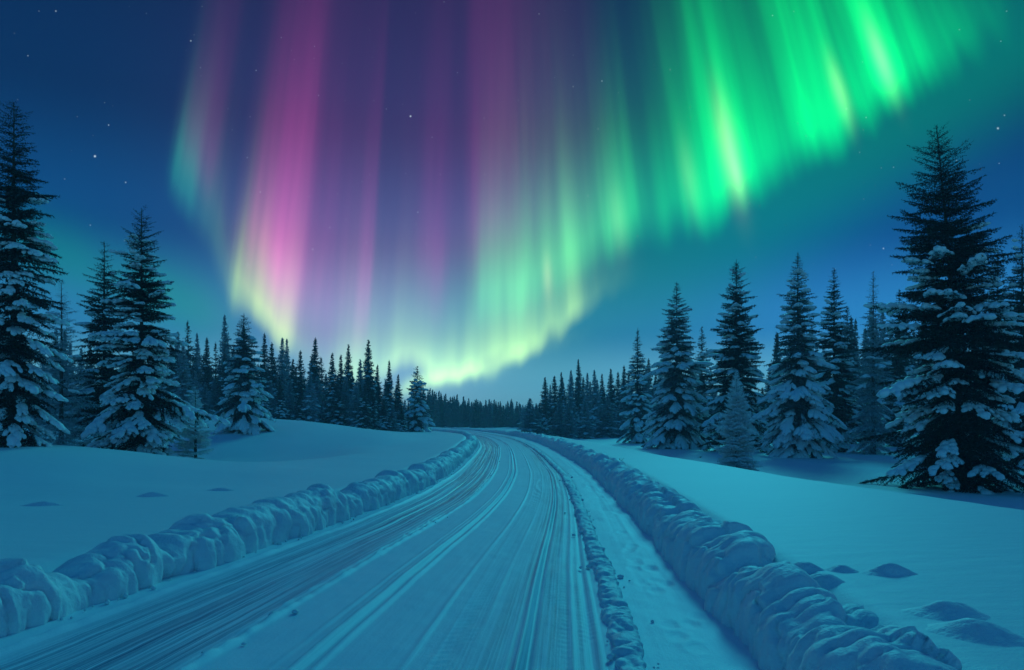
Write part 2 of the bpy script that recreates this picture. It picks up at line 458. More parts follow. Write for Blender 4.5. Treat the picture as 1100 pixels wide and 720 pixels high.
# ------------------------------------------------------------------ the lie of the land
xl = smooth_table([(-60, -9.5), (0, -6.35), (6, -5.35), (9.6, -4.8), (13, -4.1), (18, -3.25), (24, -2.8), (30, -2.65), (43, -2.7), (57, -2.9), (69, -3.6), (86, -5.2), (110, -8.8), (133, -14), (160, -22), (200, -38), (420, -150)], 6)
xr = smooth_table([(-60, 0.5), (0, 2.0), (6.4, 2.38), (10.2, 2.5), (15, 2.75), (20, 3.0), (29, 3.3), (40, 3.25), (49, 3.1), (60, 2.75), (72, 2.1), (86, 1.0), (110, -2.4), (133, -6.8), (157, -12.5), (200, -27), (420, -135)], 4)
crest = lambda Y: np.interp(Y, [-60, 0, 7, 12.4, 20, 32, 60, 98, 150, 200], [9, 8.4, 7.4, 6.3, 4.9, 3.7, 2.4, 1.3, 1.0, 1.0])
def terrain(X, Y):
    X = np.asarray(X, float); Y = np.asarray(Y, float)
    dl = xl(Y) - X; dr = X - xr(Y)
    far = 1 - ss(Y, 60, 130)
    # left: field level with the bank top, a near mound, a longer hill behind
    und = fbm(X / 13, Y / 13, 5, 3) * 0.30 + fbm(X / 4.2, Y / 5.0, 9, 3) * 0.075
    L = 0.12 + 0.34 * far - 0.20 * ss(dl, 5.5, 10) * ss(Y, 26, 40) * far - 0.60 * np.exp(-((Y - 37) / 6.5) ** 2) * ss(dl, 4.5, 9)
    L = L + 0.98 * np.exp(-((X + 15.6) / 5.6) ** 2 - ((Y - 24.5) / np.where(Y < 24.5, 7.5, 5.0)) ** 2)
    L = L + 1.85 * np.exp(-((X + 19.5) / np.where(X > -19.5, 9.5, 14)) ** 2 - ((Y - 57) / np.where(Y < 57, 13.0, 24)) ** 2)
    L = L + 0.9 * ss(-X, 14, 40) * ss(Y, 20, 60) * (1 - ss(Y, 70, 160))
    L = L + und * ss(dl, 1.0, 5.0)
    left = L * ss(dl, 0.15, 0.95)
    # right: a terrace beside the road that drops off to the lower ground under the trees
    cr = crest(Y)
    top = 0.16 + 0.36 * far + 0.020 * np.clip(dr, 0, 8) * far + fbm(X / 9, Y / 12, 21, 2) * 0.05
    low = 0.02 + und * 0.8 + 0.35 * ss(X, 20, 60)
    low = low - 0.40
    Rr = top + (low - top) * ss(dr, cr - 0.35, cr + 1.5)
    right = Rr * ss(dr, 0.15, 0.95)
    z = np.where(dl > 0, left, np.where(dr > 0, right, 0.0))
    inside = np.minimum(np.minimum(-dl, -dr), 0.6)
    return z - 0.12 * ss(inside, -0.1, 0.25)

def spaced(lo, hi, fine, near_lo, near_hi, grow):
    """coordinates every `fine` between near_lo and near_hi, growing outside"""
    mid = list(np.arange(near_lo, near_hi + 1e-6, fine)); a, st = near_hi, fine
    up = []
    while a < hi: st *= grow; a += st; up.append(min(a, hi))
    dn, a, st = [], near_lo, fine
    while a > lo: st *= grow; a -= st; dn.append(max(a, lo))
    return np.array(dn[::-1] + mid + up)

gx = spaced(-2500, 2500, 0.16, -24, 24, 1.035)
gy = []
y = -40.0
while y < 3500:
    gy.append(y); y += 0.12 if -1 < y < 16 else (0.12 + (y - 16) * 0.010 if y >= 16 else 1.0)
gy = np.array(gy)
GX, GY = np.meshgrid(gx, gy)
GZ = terrain(GX, GY)
print('ground', GX.shape)
ground = link('snow_ground', mesh_from('snow_ground', np.stack([GX, GY, GZ], -1).reshape(-1, 3), grid_faces(*GX.shape), M_SNOW, True))
tag(ground, 'smooth untouched snow fields and mounds either side of the road', 'snow', kind='structure')

# ------------------------------------------------------------------ the road: packed snow with ruts
ry = []
y = -12.0
while y < 215:
    ry.append(y); y += 0.045 if 3 < y < 8 else (0.20 if y <= 3 else min(0.045 + (y - 8) * 0.0065, 1.0))
ry = np.array(ry)
ru = np.linspace(-0.05, 1.05, 341)
U, V = np.meshgrid(ru, ry)
XL, XR = xl(V), xr(V)
W = XR - XL
RX = XL + U * W
def ridge(u0, w, amp, seed, wander=0.004, rough=0.0):
    c = u0 + wander * fbm(V / 9.0, V * 0, seed, 2)
    a = amp * (0.8 + 0.5 * fbm(V / 3.0, V * 0, seed + 3, 2))
    if rough: a = a * (1 + rough * fbm(V / 0.22, U * W / 0.18, seed + 5, 3))
    return 0.95 * a * np.exp(-((U - c) / (0.8 * w)) ** 2)
def band(a, b, e=0.02): return ss(U, a - e, a + e) * (1 - ss(U, b - e, b + e))
fine = fbm(U * 95, V * 0.06, 40, 3, 0.6)
fine2 = fbm(U * 55, V * 0.05, 44, 2, 0.6)
RZ = 0.020 * fine * band(0.10, 0.32) + 0.020 * fine2 * band(0.11, 0.31) + 0.002 * fine * band(0.34, 0.66) + 0.008 * fine * band(0.70, 0.82)
RZ += -0.035 * band(0.10, 0.30, 0.03) - 0.018 * band(0.70, 0.815, 0.02)
RZ += ridge(0.078, 0.011, 0.065, 50, 0.006, 0.45) + ridge(0.335, 0.007, 0.055, 52, 0.004, 0.9) + ridge(0.318, 0.005, 0.03, 53, 0.004, 1.2)
RZ += ridge(0.452, 0.0065, 0.050, 54, 0.002) + ridge(0.478, 0.0060, 0.045, 54, 0.002) - ridge(0.465, 0.006, 0.03, 54, 0.002) + ridge(0.425, 0.004, 0.018, 58, 0.002) + ridge(0.437, 0.003, 0.014, 59, 0.002)
RZ += ridge(0.575, 0.0040, 0.026, 60, 0.002) + ridge(0.645, 0.003, 0.010, 61, 0.002) + ridge(0.600, 0.003, 0.008, 68, 0.002)
RZ += ridge(0.703, 0.0055, 0.060, 62, 0.002) - ridge(0.714, 0.0050, 0.045, 62, 0.002) + ridge(0.690, 0.003, 0.014, 62, 0.002)
RZ += ridge(0.768, 0.0035, 0.020, 63, 0.002) - ridge(0.790, 0.0035, 0.026, 64, 0.002) + ridge(0.800, 0.003, 0.018, 64, 0.002) + ridge(0.255, 0.004, 0.018, 67, 0.003) + ridge(0.19, 0.003, 0.018, 69, 0.003)
# tread pattern pressed across the wheel tracks
tread = np.sin(V * 2 * math.pi / 0.15 + np.abs(U - 0.75) * 160) * (fbm(U * 30, V / 1.6, 70, 2) > -0.05)
RZ += 0.006 * tread * (band(0.718, 0.762, 0.004) + band(0.60, 0.64, 0.006) * 0.8 + band(0.775, 0.80, 0.003))
# the trodden strip right of the windrow
RZ += band(0.86, 1.1, 0.03) * (0.006 * fbm(U * W / 0.22, V / 0.26, 72, 3) + 0.006 * fbm(U * 60, V * 0.2, 74, 2) + 0.016 * fbm(U * W / 1.1, V / 2.0, 73, 2))
rng = np.random.default_rng(7)
for k in range(34):
    fy = rng.uniform(5, 36) if k > 14 else rng.uniform(5, 14)
    fu = 0.925 + rng.normal(0, 0.022)
    sel = np.abs(V - fy) < 0.6
    if not sel.any(): continue
    rr = np.abs(ry - fy) < 0.6
    du = (U[rr] - fu) * W[rr] / 0.085; dv = (V[rr] - fy) / 0.15
    d2 = du * du + dv * dv
    RZ[rr] += -0.012 * np.exp(-d2 ** 2) + 0.003 * np.exp(-((np.sqrt(d2) - 1.5) / 0.35) ** 2)
RZ += 0.02 * fbm(RX / 1.4, V / 2.5, 75, 3) + 0.006 * fbm(RX / 0.22, V / 0.3, 76, 2)
road = link('road', mesh_from('road', np.stack([RX, V, RZ + 0.03], -1).reshape(-1, 3), grid_faces(*U.shape), M_ROAD, True,
            uvs=np.stack([U, V], -1).reshape(-1, 2)))
tag(road, 'snow-packed road with wheel ruts curving away to the left', 'road', kind='structure')

# ------------------------------------------------------------------ ploughed banks
def sweep(name, mat, yy, cx, sgn, width, height, prof_n, disp, lift=0.0, a0=-0.16, a1=1.0):
    """a bank along x = cx(y); sgn +1 when its face looks towards +X"""
    th = np.linspace(a0 * math.pi, a1 * math.pi, prof_n)
    T, S = np.meshgrid(th, yy)
    w, h = width(S), height(S)
    c = np.cos(T)
    bx = np.where(c > 0, np.abs(c) ** 0.62, -np.abs(c)) * w        # steep towards the road, soft behind
    bz = np.where(T > 0, np.sin(np.clip(T, 0, math.pi)) ** 0.72, np.sin(T) * 0.9) * h
    arc = T / math.pi * (w + h) * 1.7
    d = disp(S, arc, T)
    nx, nz = np.cos(T), np.sin(T)
    X = cx(S) + sgn * (bx + nx * d)
    Yj = S + 0.10 * fbm(S / 0.5, arc / 0.5, 81, 2) * h
    Z = lift + bz + nz * d
    f = grid_faces(*T.shape)
    if sgn > 0: f = f[:, ::-1]
    return mesh_from(name, np.stack([X, Yj, Z], -1).reshape(-1, 3), f, mat, True)
def along(lo, hi, near, k):
    o, y = [], lo
    while y < hi: o.append(y); y += near + max(0, y - 9) * k
    return np.array(o)
def dome(d, r): return np.sqrt(np.clip(1 - (d / r) ** 2, 0, 1))
def disp_left(S, arc, T):
    wx = S + 0.42 * fbm(S / 1.9, arc / 2.5, 99, 2) + 0.16 * fbm(S / 0.5, arc / 0.7, 100, 2)
    d1, _ = cells(wx / 0.95, arc / 1.05, 101, 0.8); d2, r2 = cells(wx / 0.42, arc / 0.80 + 0.3, 103, 0.85)
    d3, _ = cells(wx / 0.20, arc / 0.55, 107)
    lump = 0.30 * dome(d1, 0.92) + 0.17 * dome(d2, 0.78) * (0.4 + 0.6 * r2) + 0.035 * dome(d3, 0.8)
    face = 0.25 + 0.75 * ss(T / math.pi, 0.95, 0.45)
    crease = -0.07 * (1 - np.clip(np.abs(fbm(S / 0.38, arc / 0.7, 111, 3)) / 0.16, 0, 1)) ** 2
    return (lump - 0.24 + crease) * face + 0.04 * fbm(S / 0.15, arc / 0.2, 109, 4) * face
def disp_right(S, arc, T):
    wx = S + 0.36 * fbm(S / 1.6, arc / 2.5, 119, 2) + 0.14 * fbm(S / 0.45, arc / 0.7, 120, 2)
    d1, _ = cells(wx / 0.80, arc / 1.30, 121, 0.85); d2, r2 = cells(wx / 0.33, arc / 0.95, 123, 0.9)
    d3, _ = cells(wx / 0.16, arc / 0.40, 127)
    lump = 0.16 * dome(d1, 0.92) + 0.11 * dome(d2, 0.80) * (0.3 + 0.7 * r2) + 0.022 * dome(d3, 0.8)
    d4, r4 = cells(S / 0.9 + 0.2, arc / 0.42, 131)
    topl = 0.15 * dome(d4, 0.62) * (r4 > 0.35) * ss(T / math.pi, 0.38, 0.55)
    crease = -0.06 * (1 - np.clip(np.abs(fbm(S / 0.30, arc / 0.9, 133, 3)) / 0.15, 0, 1)) ** 2
    return lump - 0.12 + topl + crease + 0.035 * fbm(S / 0.14, arc / 0.2, 129, 4)
gap = lambda S: 1 - 0.45 * np.exp(-((S - 10.15) / 0.22) ** 2) - 0.3 * np.exp(-((S - 11.7) / 0.16) ** 2) - 0.3 * np.exp(-((S - 8.6) / 0.2) ** 2)
notch = lambda S, k: 1 - 0.30 * ss(vnoise(S / 0.75, S * 0, k), 0.66, 0.92)
hl = lambda S: (0.49 + 0.13 * fbm(S / 1.7, S * 0, 140, 3)) * notch(S, 170) * (1 - 0.7 * ss(S, 80, 150)) * gap(S)
hr = lambda S: (0.53 + 0.10 * fbm(S / 1.4, S * 0, 142, 3)) * notch(S, 171) * (1 - 0.7 * ss(S, 60, 150))
wl = lambda S: 0.43 + 0.07 * fbm(S / 1.3, S * 0, 144, 2)
wr = lambda S: 0.40 + 0.07 * fbm(S / 1.3, S * 0, 146, 2)
bl = link('snow_bank', sweep('snow_bank', M_LUMP, along(-8, 150, 0.035, 0.0042), lambda S: xl(S) - 0.36, 1, wl, hl, 64, disp_left))
tag(bl, 'lumpy knee-high ploughed snow bank along the left side of the road', 'snow bank')
br = link('snow_bank', sweep('snow_bank', M_LUMP, along(-8, 160, 0.03, 0.0042), lambda S: xr(S) + 0.36, -1, wr, hr, 64, disp_right))
tag(br, 'long ploughed snow bank with a fluted steep face along the right side of the road', 'snow bank')

uw = lambda S: np.interp(S, [-8, 6.4, 10, 18, 35, 60, 120], [0.83, 0.833, 0.835, 0.805, 0.775, 0.76, 0.76])
def disp_wind(S, arc, T):
    d1, r1 = cells((S + 0.12 * fbm(S / 0.4, arc / 0.3, 157, 2)) / 0.21, arc / 0.19, 151); d2, r2 = cells(S / 0.08, arc / 0.08, 153)
    return (0.045 * dome(d1, 0.75) * (0.3 + r1) + 0.022 * dome(d2, 0.7) * r2) - 0.03 + 0.022 * fbm(S / 0.13, arc / 0.12, 155, 3)
bw = link('snow_windrow', sweep('snow_windrow', M_LUMP, along(-8, 110, 0.022, 0.004), lambda S: xl(S) + uw(S) * (xr(S) - xl(S)), -1,
     lambda S: 0.125 + 0.03 * fbm(S / 0.8, S * 0, 160, 2), lambda S: (0.095 + 0.04 * fbm(S / 0.7, S * 0, 162, 2)) * (1 - 0.6 * ss(S, 40, 110)), 26, disp_wind, 0.0, -0.08, 1.08))
tag(bw, 'low crumbly ridge of snow between the wheel tracks and the trodden right strip', 'snow ridge')

# ------------------------------------------------------------------ lumps and clods lying on the snow
def lump_mesh(name, rx, ry_, rz, seed):
    nu, nv = 40, 18
    u = np.linspace(0, 2 * math.pi, nu, endpoint=False); v = np.linspace(0.0, 1.0, nv)
    UU, VV = np.meshgrid(u, v)
    r = VV * 1.9 * (1 + 0.16 * fbm(np.cos(UU) * 1.2 + 5, np.sin(UU) * 1.2 + 3, seed, 2))
    z = rz * (1.1 * np.exp(-(VV * 1.9 / 0.90) ** 2.1) + 0.16 * fbm(r * np.cos(UU) * 1.7, r * np.sin(UU) * 1.7, seed + 1, 3) * (1 - VV)) - 0.035 * VV ** 3 - 0.012
    i = np.arange(nv - 1)[:, None] * nu + np.arange(nu)[None, :]; j = np.arange(nv - 1)[:, None] * nu + (np.arange(nu)[None, :] + 1) % nu
    f = np.stack([i, i + nu, j + nu, j], -1).reshape(-1, 4)
    return mesh_from(name, np.stack([rx * r * np.cos(UU), ry_ * r * np.sin(UU), z], -1).reshape(-1, 3), f, M_LUMP, True)
def ground_at(x, y): return float(terrain(np.array([x]), np.array([y]))[0])
def spot(px, py, z):
    """the place on the land seen at height z in that direction"""
    Yd = 785.0 * (EYE - z) / (py - 450.0)
    for _ in range(12):
        x = (px - 550) / 785.0 * Yd
        z = ground_at(x, Yd); Yd = 785.0 * (EYE - z) / (py - 450.0)
    return (px - 550) / 785.0 * Yd, Yd
LUMPS = [
    (1022, 660, .24, .17, .11, 'rounded snow lump on the right terrace beside a longer lump'),
    (1052, 682, .27, .18, .11, 'long low snow lump lying closest to the bottom right of the terrace'),
    (957, 616, .20, .14, .10, 'single snow lump on the terrace right of the fluted bank'),
    (905, 613, .15, .10, .06, 'faint flat snow lump between the fluted bank and the single lump'),
    (865, 612, .18, .12, .09, 'small snow lump behind the fluted bank, right of a row of humps'),
    (885, 626, .22, .14, .10, 'wide snow hump touching the back of the fluted bank'),
    (835, 608, .20, .13, .09, 'snow hump in the row behind the bank, just left of the small lump'),
    (812, 592, .20, .13, .08, 'snow hump in the middle of the row behind the fluted bank'),
    (798, 578, .17, .12, .08, 'small snow hump at the far end of the row behind the bank'),
    (906, 656, .18, .12, .07, 'snow hump at the near end of the row behind the fluted bank'),
    (48, 543, .22, .12, .07, 'leftmost small snow hump poking from the smooth left field'),
    (164, 533, .17, .10, .08, 'middle small snow hump poking from the smooth left field'),
    (238, 527, .17, .10, .06, 'rightmost thin snow hump poking from the smooth left field'),
]
for i, (px, py, a, b, c, lab) in enumerate(LUMPS):
    x, yv = spot(px, py, 0.6)
    o = link('snow_lump', lump_mesh('snow_lump', a * yv / 9.0 if yv > 11 else a, b, c, 300 + i), None, (x, yv, ground_at(x, yv) + 0.01))
    o.rotation_euler.z = random.Random(i).uniform(-0.3, 0.3) - (0.5 if px > 700 else 0)
    tag(o, lab, 'snow lump', 'snow lumps on the right terrace' if px > 700 else 'snow humps on the left field')

# crumbs that rolled off the plough: too many to count
CV, CF, cn = [], [], 0
rng = np.random.default_rng(21)
_u6 = np.linspace(0, 2 * math.pi, 7, endpoint=False); _v5 = np.linspace(0.05, math.pi - 0.05, 5)
_a, _b = np.meshgrid(_u6, _v5)
_ball = np.stack([np.cos(_a) * np.sin(_b), np.sin(_a) * np.sin(_b), np.cos(_b)], -1).reshape(-1, 3)
_p = np.arange(4)[:, None] * 7 + np.arange(7)[None, :]; _q = np.arange(4)[:, None] * 7 + (np.arange(7)[None, :] + 1) % 7
_bf = np.stack([_p, _p + 7, _q + 7, _q], -1).reshape(-1, 4)
for k in range(480):
    yv = 4.5 + 45 * rng.random() ** 1.9
    where = rng.choice(4, p=[0.36, 0.34, 0.26, 0.04])
    w = float(xr(yv) - xl(yv))
    if where == 0: x = float(xl(yv)) + 0.16 + abs(rng.normal(0, 0.11))
    elif where == 1: x = float(xr(yv)) - 0.02 - abs(rng.normal(0, 0.06))
    elif where == 2: x = float(xl(yv) + uw(yv) * w) + rng.normal(0, 0.17)
    else: x = float(xl(yv) + 0.33 * w) + rng.normal(0, 0.10)
    r = 0.012 + 0.032 * rng.random() ** 3
    e = _ball * r * np.array([rng.uniform(0.8, 1.4), rng.uniform(0.8, 1.4), rng.uniform(0.6, 1.0)]) * (1 + 0.3 * (rng.random((len(_ball), 1)) - 0.5))
    CV.append(e + np.array([x, yv, 0.035 + r * 0.25])); CF.append(_bf + cn); cn += len(_ball)
tag(link('snow_crumbs', mesh_from('snow_crumbs', np.concatenate(CV), np.concatenate(CF), M_LUMP, True)), 'loose crumbs of snow scattered at the feet of the banks', 'snow', kind='stuff')

# ------------------------------------------------------------------ spruces
_nu, _nv = 8, 6
_u = np.linspace(0, 2 * math.pi, _nu, endpoint=False); _v = np.linspace(0, math.pi, _nv)
_UU, _VV = np.meshgrid(_u, _v)
BALL = np.stack([np.cos(_VV), np.cos(_UU) * np.sin(_VV), np.sin(_UU) * np.sin(_VV)], -1).reshape(-1, 3)   # poles along x
_i = np.arange(_nv - 1)[:, None] * _nu + np.arange(_nu)[None, :]
_j = np.arange(_nv - 1)[:, None] * _nu + (np.arange(_nu)[None, :] + 1) % _nu
BALL_F = np.stack([_i, _j, _j + _nu, _i + _nu], -1).reshape(-1, 4)

def unit(v): return v / np.maximum(np.linalg.norm(v, axis=-1, keepdims=True), 1e-9)

def spruce(seed, H, Rad, nl=0.085, nw=0.028, step=0.05, around=3, tier=0.34, per=6, twig=0.11, power=0.85, up=28, down=-16, droop=0.22,
           ragged=0.22, snow=0.6, snow_top=0.75, pad=1.0, foot=0.25, lean=0.0, lumps=False, twigk=0.42, hang=0.5, bare=0.0, patchy=0.0):
    """-> (trunk verts, faces), (needle verts, tris), (snow verts, quads); heights from the snow line"""
    g = np.random.default_rng(seed)
    B = []                                          # branches: height, azimuth, length, slope, droop
    z, k = foot, 0
    while z < H * 0.985:
        q = z / H
        r = Rad * ((1 - q) ** power) * (0.60 + 0.40 * min(1.0, q / 0.22)) + 0.03 + 0.03 * (1 - q)
        n = max(4, int(round((per + 2) * (0.7 + 0.3 * (1 - q)) + g.uniform(-1, 1))))
        a0 = g.uniform(0, 6.28)
        shelf = 1 + ragged * 0.5 * g.normal()
        for i in range(n):
            L = r * shelf * np.clip(1 + ragged * g.normal(), 0.45, 1.45)
            slope = np.radians(down + (up - down) * q ** 0.9 + g.normal() * 6)
            if g.random() < bare: continue
            B.append((z + g.uniform(-0.5, 0.5) * tier, a0 + i * 6.283 / n + g.normal() * 0.18, L, slope, droop * (1 - q) ** 0.6 * g.uniform(0.6, 1.4), q))
        z += tier * 0.78 * (0.5 + 0.7 * (1 - q)) * g.uniform(0.75, 1.25); k += 1
    def axis_z(x, L, sl, dr): s = x / L; return L * (np.tan(sl) * s - dr * s * s + 0.10 * dr * s ** 4)
    P0, D0, Q0 = [], [], []                                 # needle feet (local to the tree) and twig directions
    SV, SF, nsv = [], [], 0
    leanv = np.array([-1.0, 0.1]) * lean
    def place(x, y, zz, b):
        ca, sa = math.cos(b[1]), math.sin(b[1])
        return np.stack([x * ca - y * sa, x * sa + y * ca, zz + b[0]], -1)
    for b in B:
        hgt, az, L, sl, dr, q = b
        nt = max(2, int(L * 0.93 / twig))
        sx_ = (np.arange(nt) + g.uniform(0, 1, nt) * 0.6) / nt * 0.95 * L
        lx = twigk * (L - sx_) ** 0.9 * np.clip(0.35 + sx_ / L * 2.2, 0, 1) * g.uniform(0.7, 1.25, nt) + 0.05
        lx = np.minimum(lx, 1.0)
        for sd in (-1, 1):
            ps = g.uniform(0.75, 1.05, nt)
            cnt = np.maximum(1, (lx / step).astype(int))
            idx = np.repeat(np.arange(nt), cnt)
            t = (np.arange(len(idx)) - np.repeat(np.cumsum(cnt) - cnt, cnt) + g.uniform(0, 1, len(idx))) / cnt[idx]
            dist = t * lx[idx]
            x = sx_[idx] + dist * np.cos(ps[idx]); y = sd * dist * np.sin(ps[idx])
            zz = axis_z(np.minimum(x, L * 1.08), L, sl, dr) - hang * y * y - 0.12 * dist
            p = place(x, y, zz, b)
            dloc = np.stack([np.cos(ps[idx]), sd * np.sin(ps[idx]), -0.25 - 2 * hang * np.abs(y) * 0.6], -1)
            ca, sa = math.cos(az), math.sin(az)
            d = np.stack([dloc[:, 0] * ca - dloc[:, 1] * sa, dloc[:, 0] * sa + dloc[:, 1] * ca, dloc[:, 2]], -1)
            P0.append(p); D0.append(d); Q0.append(np.full(len(p), q))
        na = max(2, int(L / step))
        x = np.linspace(0.08, 1.0, na) * L
        p = place(x, 0 * x, axis_z(x, L, sl, dr), b)
        d = np.tile(np.array([[math.cos(az), math.sin(az), math.tan(sl) - dr]]), (na, 1))
        P0.append(p); D0.append(d); Q0.append(np.full(len(p), q))
        # snow lying on the bough: one long pad and smaller ones on its side twigs
        chance = snow * np.clip(1.25 - q / max(snow_top, 1e-3), 0, 1) ** 0.7
        if patchy: chance = chance * (1.0 if vnoise(hgt * 0.9, az * 1.1, seed + 5) > patchy else 0.15)
        if L > 0.35 and g.random() < chance:
            padl = []
            x0, x1 = L * g.uniform(0.35, 0.55), L * g.uniform(0.93, 1.03)
            padl.append((x0, 0.0, x1, 0.0, (0.085 + 0.028 * L) * g.uniform(0.8, 1.25)))
            for i in range(int(g.integers(5, 10) * min(1, 0.4 + L * 0.45))):
                xs = L * g.uniform(0.4, 0.9); sd = g.choice((-1, 1)); ll = min(0.75, twigk * (L - xs) + 0.16) * g.uniform(0.75, 1.15)
                an = g.uniform(0.55, 0.95)
                padl.append((xs, sd * 0.03, xs + ll * math.cos(an), sd * ll * math.sin(an), (0.062 + 0.018 * L) * g.uniform(0.7, 1.3)))
            if lumps:                               # close to the camera each pad is a run of lumps
                run = []
                for (xa, ya, xb, yb, wdt) in padl:
                    m = max(2, int(math.hypot(xb - xa, yb - ya) / (wdt * 1.15)))
                    for q_ in range(m):
                        f0 = (q_ + g.uniform(-0.2, 0.2)) / m; f1 = f0 + g.uniform(0.9, 1.5) / m
                        jx, jy = g.normal(0, wdt * 0.28, 2)
                        run.append((xa + (xb - xa) * f0 + jx, ya + (yb - ya) * f0 + jy, xa + (xb - xa) * f1 + jx, ya + (yb - ya) * f1 + jy, wdt * g.uniform(0.6, 1.12)))
                padl = run
            for (xa, ya, xb, yb, wdt) in padl:
                ax = np.array([xb - xa, yb - ya]); ln = np.linalg.norm(ax) + 1e-6; ax = ax / ln; pr = np.array([-ax[1], ax[0]])
                wdt *= pad
                e = BALL * np.array([ln / 2 + wdt * 0.4, wdt, wdt * 0.70])
                e = e * (1 + 0.16 * (g.random((len(BALL), 1)) - 0.5) * 2)
                # blunter outer end
                e[:, 1:] *= (1 + 0.30 * np.clip(BALL[:, :1], -1, 1))
                x = (xa + xb) / 2 + e[:, 0] * ax[0] + e[:, 1] * pr[0]; y = (ya + yb) / 2 + e[:, 0] * ax[1] + e[:, 1] * pr[1]
                zz = axis_z(np.clip(x, 0, L * 1.15), L, sl, dr) - hang * y * y - 0.10 * np.hypot(x - xa, y) * 0.5 + e[:, 2] + wdt * 0.30
                SV.append(place(x, y, zz, b)); SF.append(BALL_F + nsv); nsv += len(BALL)
    # leader
    zt = np.linspace(H * 0.93, H, max(6, int(H * 0.07 / step * 3)))
    P0.append(np.stack([0 * zt, 0 * zt, zt], -1)); D0.append(np.tile(np.array([[0, 0, 1.0]]), (len(zt), 1))); Q0.append(np.linspace(0.93, 1.0, len(zt)))
    P = np.concatenate(P0); D = unit(np.concatenate(D0))
    P = np.repeat(P, around, 0); D = np.repeat(D, around, 0)
    n = len(P)
    dirs = unit(D * 0.75 + unit(g.normal(size=(n, 3))) * 0.72)
    fine = np.repeat(1 - 0.62 * ss(np.concatenate(Q0), 0.62, 1.0), around)[:, None]
    ln = nl * g.uniform(0.65, 1.3, (n, 1)) * fine
    side = unit(np.cross(dirs, g.normal(size=(n, 3)))) * (nw * 0.5) * np.sqrt(fine)
    V = np.stack([P - side, P + side, P + dirs * ln], 1).reshape(-1, 3)
    F = np.arange(n * 3).reshape(-1, 3)
    # trunk
    rb = 0.010 * H + 0.04
    zs = np.concatenate([[-0.6], np.linspace(0, H * 0.99, 16)])
    th = np.linspace(0, 2 * math.pi, 10, endpoint=False)
    T, Z = np.meshgrid(th, zs)
    rr = rb * (1 - np.clip(Z, 0, H) / H * 0.95) * (1 + 0.35 * np.exp(-np.clip(Z, 0, 9) / 0.35)) * (1 + 0.08 * np.sin(T * 3 + Z))
    TV = np.stack([rr * np.cos(T), rr * np.sin(T), Z], -1).reshape(-1, 3)
    i = np.arange(16)[:, None] * 10 + np.arange(10)[None, :]; j = np.arange(16)[:, None] * 10 + (np.arange(10)[None, :] + 1) % 10
    TF = np.stack([i, j, j + 10, i + 10], -1).reshape(-1, 4)
    def bend(v):
        v = np.array(v); q = np.clip(v[:, 2] / H, 0, 1.1)
        v[:, :2] += leanv * (q ** 1.5)[:, None] * H; return v
    S = (bend(np.concatenate(SV)), np.concatenate(SF)) if SV else None
    return (bend(TV), TF), (bend(V), F), S

def tree_parts(seed, needle_mat, **kw):
    t, c, s = spruce(seed, **kw)
    d = {'trunk': mesh_from('trunk', t[0], t[1], M_BARK, True), 'crown': mesh_from('crown', c[0], c[1], needle_mat)}
    if s: d['snow_cover'] = mesh_from('snow_cover', s[0], s[1], M_PAD, True); d['snow_cover'].materials[0] = M_PAD
    return d
def stand(parts, name, x, yv, z, rot, label, cat='tree', group=None, sc=1.0, scz=None):
    r = bpy.data.objects.new(name, None); COL.objects.link(r); r.empty_display_size = 0.3
    r.location = (x, yv, z); r.rotation_euler.z = rot
    r.scale = (sc, sc, scz or sc)
    for k, me in parts.items():
        o = link(k, me, r)
        if k == 'snow_cover': o['kind'] = 'stuff'
    return tag(r, label, cat, group)

def wx(px, yv): return (px - 550) / 785.0 * yv
# ---- the trees near enough to tell branch from branch: (px of trunk, depth, top height px) read off, then real metres
def near_tree(px, yv, top, label, mat, seed, Rad, rot=0.0, name='spruce_tree', group=None, **kw):
    x = wx(px, yv); z = ground_at(x, yv)
    H = EYE + (450 - top) * yv / 785.0 - z
    return stand(tree_parts(seed, mat, H=H, Rad=Rad, **kw), name, x, yv, z - 0.08, rot, label, group=group)

near_tree(1033, 26.6, 132, 'tallest right-hand spruce with broad dark boughs, tufts of snow on its lower half', M_DARK, 11, 3.05,
          nl=0.10, nw=0.027, step=0.042, tier=0.42, per=8, up=34, down=-18, droop=0.22, ragged=0.24, snow=0.92, snow_top=0.60, patchy=0.25, power=0.70, foot=0.45, lumps=True, lean=0.065)
near_tree(15, 24.0, 108, 'huge dark spruce cut by the left edge of the picture, snow on its lower boughs', M_DARK, 12, 1.42,
          nl=0.095, nw=0.027, step=0.042, tier=0.34, per=7, up=26, down=-26, droop=0.34, ragged=0.2, snow=0.65, snow_top=0.62, power=0.45, lumps=True)
near_tree(152, 30.0, 222, 'snow-laden spruce with a visible trunk line standing behind the left mound', M_DARK, 13, 2.0,
          nl=0.10, nw=0.03, step=0.045, tier=0.36, per=7, up=30, down=-24, droop=0.30, ragged=0.26, snow=0.85, snow_top=0.78, power=0.70, lumps=True)
near_tree(112, 36.0, 258, 'dark spruce crowded behind the snow-laden one on the left', M_DARK, 14, 2.3,
          nl=0.12, nw=0.035, step=0.06, tier=0.42, per=6, up=26, down=-18, droop=0.24, snow=0.42, snow_top=0.7, power=0.8, foot=1.2)
near_tree(66, 33.0, 300, 'thin frosted grey spruce between the huge edge tree and the dark one', M_FROST, 15, 1.8,
          nl=0.10, nw=0.028, step=0.07, tier=0.40, per=6, up=24, down=-12, droop=0.18, snow=0.15, power=0.85, around=2)
near_tree(262, 48.0, 335, 'stout snow-covered spruce with a skirt of snow clumps on the left hill', M_MID, 16, 2.15,
          nl=0.14, nw=0.045, step=0.07, tier=0.36, per=7, up=24, down=-30, droop=0.30, snow=0.95, snow_top=0.72, pad=1.35, power=0.85, foot=0.15)
